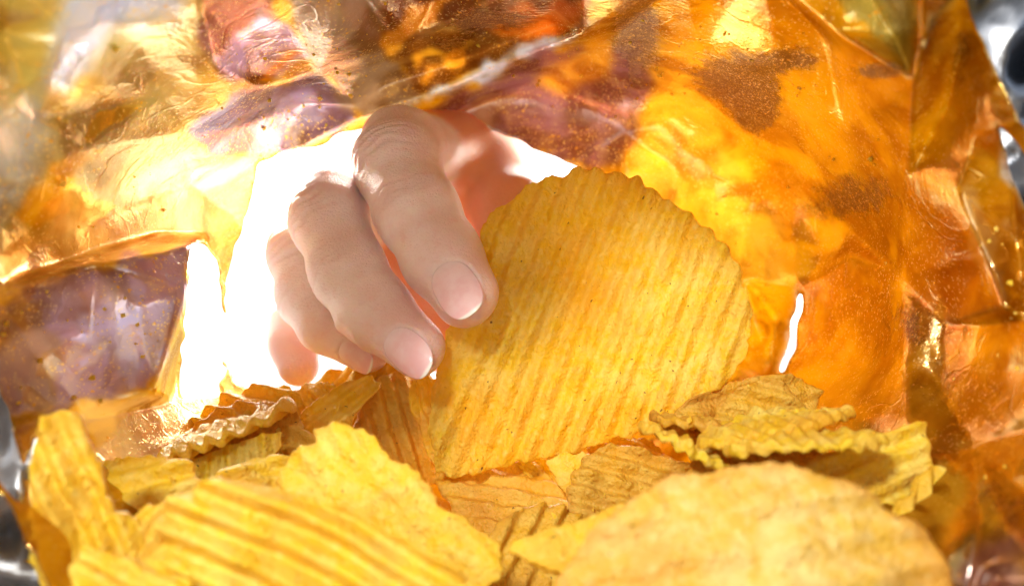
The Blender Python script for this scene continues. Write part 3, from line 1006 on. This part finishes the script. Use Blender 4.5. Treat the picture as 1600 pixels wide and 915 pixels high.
blush_glow = np.zeros(len(HV))
for k in FING:
    tip, r = FING[k][-1]
    blush_glow += np.exp(-(np.linalg.norm(HV - tip, axis=1) / 0.95) ** 2)
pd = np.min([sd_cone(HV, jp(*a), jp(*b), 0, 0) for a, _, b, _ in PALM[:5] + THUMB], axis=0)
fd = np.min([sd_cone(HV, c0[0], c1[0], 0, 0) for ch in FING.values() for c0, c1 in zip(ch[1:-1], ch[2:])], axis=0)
palm_glow = 1.0 / (1 + np.exp((pd - fd + 0.3) * 6))
blush_glow = blush_glow + 0.9 * np.exp(-(np.min([sd_cone(HV, FING['little'][q][0], FING['little'][q + 1][0], 0, 0) for q in (1, 2, 3)], axis=0) / 0.62) ** 4)  # backlit red of the little finger, painted in with the fingertip blush
blush_glow = np.clip(blush_glow, 0, 1)
base_pt = np.array([-1.0, 22.0, 0.5])
hand = mesh_obj('person', HV2 - base_pt, HF, skin_material(), attrs={'blush_glow': blush_glow, 'palm_glow': palm_glow, 'crease': np.clip(crease, 0, 1)})
hand.location = base_pt
tag(hand, 'bare hand reaching into the bag, curled fingers and thumb gripping the large crisp', 'person')


def nail_material():
    t = NT('fingernail')
    co = t.coord()
    f = t.attr('free')
    pink = t.mix(t.ramp(t.noise(co, 3, 3), 0.35, 0.65), (0.84, 0.50, 0.50), (0.88, 0.60, 0.59))
    c = t.mix(t.ramp(t.attr('along'), -1.0, -0.45, 0.5, 0), pink, (0.92, 0.78, 0.76))
    c = t.mix(f, c, (0.93, 0.88, 0.80))
    st = t.n('ShaderNodeMapping'); t.l(co, st.inputs['Vector']); st.inputs['Scale'].default_value = (22, 8, 3)
    nb = t.bump(t.noise(st.outputs[0], 1.0, 2), 0.12, 0.02)
    p = t.n('ShaderNodeBsdfPrincipled')
    t.l(c, p.inputs['Base Color']); t.l(nb, p.inputs['Normal'])
    p.inputs['Roughness'].default_value = 0.15
    p.inputs['Subsurface Weight'].default_value = 0.3
    p.inputs['Subsurface Radius'].default_value = (0.6, 0.25, 0.2)
    p.inputs['Subsurface Scale'].default_value = 0.2
    t.l(p.outputs[0], t.out.inputs['Surface'])
    return t.m


NAILM = nail_material()
for k in ('index', 'middle', 'ring'):
    tip, a, nd, b_ = nail_frame(k)
    hw, hl = NAILS[k]['half']
    rt = FING[k][-1][1]
    NRn, NBn = 26, 96
    th = np.linspace(0, 2 * math.pi, NBn, endpoint=False)
    ct, st_ = np.cos(th), np.sin(th)
    sup = (np.abs(ct) ** 2.35 + np.abs(st_) ** 2.35) ** (-1 / 2.35)
    B = np.stack([ct * sup, st_ * sup], -1)
    tt = np.linspace(0, 1, NRn)
    q2 = tt[:, None, None] * B[None]
    lu = q2[..., 0] * hw; ls = q2[..., 1] * hl
    ph_ = NAILS[k]['f0'] + lu / rt
    sx_ = NAILS[k]['s0'] + ls
    Rn = rt - sx_ * NAILS[k]['slope'] * (sx_ < 0) - 0.012 - 0.16 * np.clip(sx_, 0, 9) ** 2 + 0.012 * (q2[..., 1] > 0) * q2[..., 1]
    Rn = Rn - 0.02 * np.clip(-q2[..., 1] - 0.7, 0, 1) / 0.3
    Vn = tip + sx_[..., None] * a + Rn[..., None] * (np.sin(ph_)[..., None] * b_ + np.cos(ph_)[..., None] * nd)
    free = np.clip((q2[..., 1] - (0.80 - 0.22 * q2[..., 0] ** 2 * 0 + 0.0)) / 0.05, 0, 1) + np.clip((np.abs(q2[..., 0]) - 2), 0, 1)
    free = np.clip((q2[..., 1] + 0.0 - (0.86 - 0.18 * np.abs(q2[..., 0]) ** 2)) / 0.05, 0, 1)
    ii = np.arange(NRn * NBn).reshape(NRn, NBn); jn = np.roll(ii, -1, 1)
    Fq = np.stack([ii[:-1], ii[1:], jn[1:], jn[:-1]], -1).reshape(-1, 4)
    nl = mesh_obj('fingernail', Vn.reshape(-1, 3) - base_pt, Fq, NAILM, hand,
                  attrs={'free': free.ravel(), 'along': q2[..., 1].ravel()})
    md = nl.modifiers.new('thickness', 'SOLIDIFY'); md.thickness = 0.035; md.offset = 0

# ------------------------------------------------------------------ crumbs stuck to the film
cv, cf = [], []
ico = np.array([(0, 0, 1), (.9, 0, .2), (.28, .85, .2), (-.72, .53, .2), (-.72, -.53, .2), (.28, -.85, .2), (0, 0, -.7)])
icf = [(0, 1, 2), (0, 2, 3), (0, 3, 4), (0, 4, 5), (0, 5, 1), (6, 2, 1), (6, 3, 2), (6, 4, 3), (6, 5, 4), (6, 1, 5)]
spots = []
for x, y, sx, sy, nn in ((420, 185, 80, 35, 40), (150, 520, 90, 60, 70), (1200, 250, 120, 160, 90), (1450, 500, 120, 200, 120),
                         (560, 90, 80, 60, 40), (1450, 750, 100, 120, 60), (960, 120, 70, 80, 60), (200, 330, 120, 90, 30), (1150, 100, 140, 60, 50)):
    for _ in range(nn):
        spots.append((rng.normal(x, sx), rng.normal(y, sy)))
for x, y in spots:
    i = int((x - GX[0]) / STEP); j = int((y - GY[0]) / STEP)
    if cut[j, i] or cut[j + 1, i + 1] or cut[j - 1, i - 1]:
        continue
    pnt = P(x, y, depth[j, i] - 0.02)
    s = 0.014 + 0.03 * rng.random() ** 4 * 2
    rot = np.linalg.qr(rng.normal(size=(3, 3)))[0]
    vv = (ico * rng.uniform(.6, 1.3, (7, 1)) * s) @ rot + pnt
    n0 = len(cv)
    cv.extend(vv.tolist()); cf.extend([tuple(n0 + q_ for q_ in f) for f in icf])
cr = mesh_obj('seasoning_crumbs', cv, cf, CR, smooth=False)
tag(cr, 'tiny golden crumbs and seasoning grains stuck to the inside of the film', 'crumbs', kind='stuff')

# ------------------------------------------------------------------ crumbs lying on the heap
bpy.context.view_layer.update()
dg = bpy.context.evaluated_depsgraph_get()
cv, cf = [], []
for _ in range(700):
    px = rng.uniform(120, 1480); py = rng.uniform(590, 912)
    dr = P(px, py, 1.0); dr = dr / np.linalg.norm(dr)
    ok, loc, nrm, _i, ob, _m = sc.ray_cast(dg, Vector((0, 0, 0)), Vector(dr.tolist()))
    if not ok or not ob.name.startswith('ridged_crisp') or 'foreground' in ob['label'] or nrm.z < 0.25:
        continue
    sz = 0.026 + 0.06 * rng.random() ** 3
    rot = np.linalg.qr(rng.normal(size=(3, 3)))[0]
    vv = (ico * rng.uniform(.45, 1.3, (7, 1)) * sz * np.array([1.3, 1.0, .6])) @ rot + np.array(loc) + np.array(nrm) * sz * .35
    n0 = len(cv)
    cv.extend(vv.tolist()); cf.extend([tuple(n0 + q_ for q_ in f) for f in icf])
cr = mesh_obj('crisp_crumbs', cv, cf, CR, smooth=False)
tag(cr, 'small broken crumbs of crisp scattered over the heap', 'crumbs', kind='stuff')
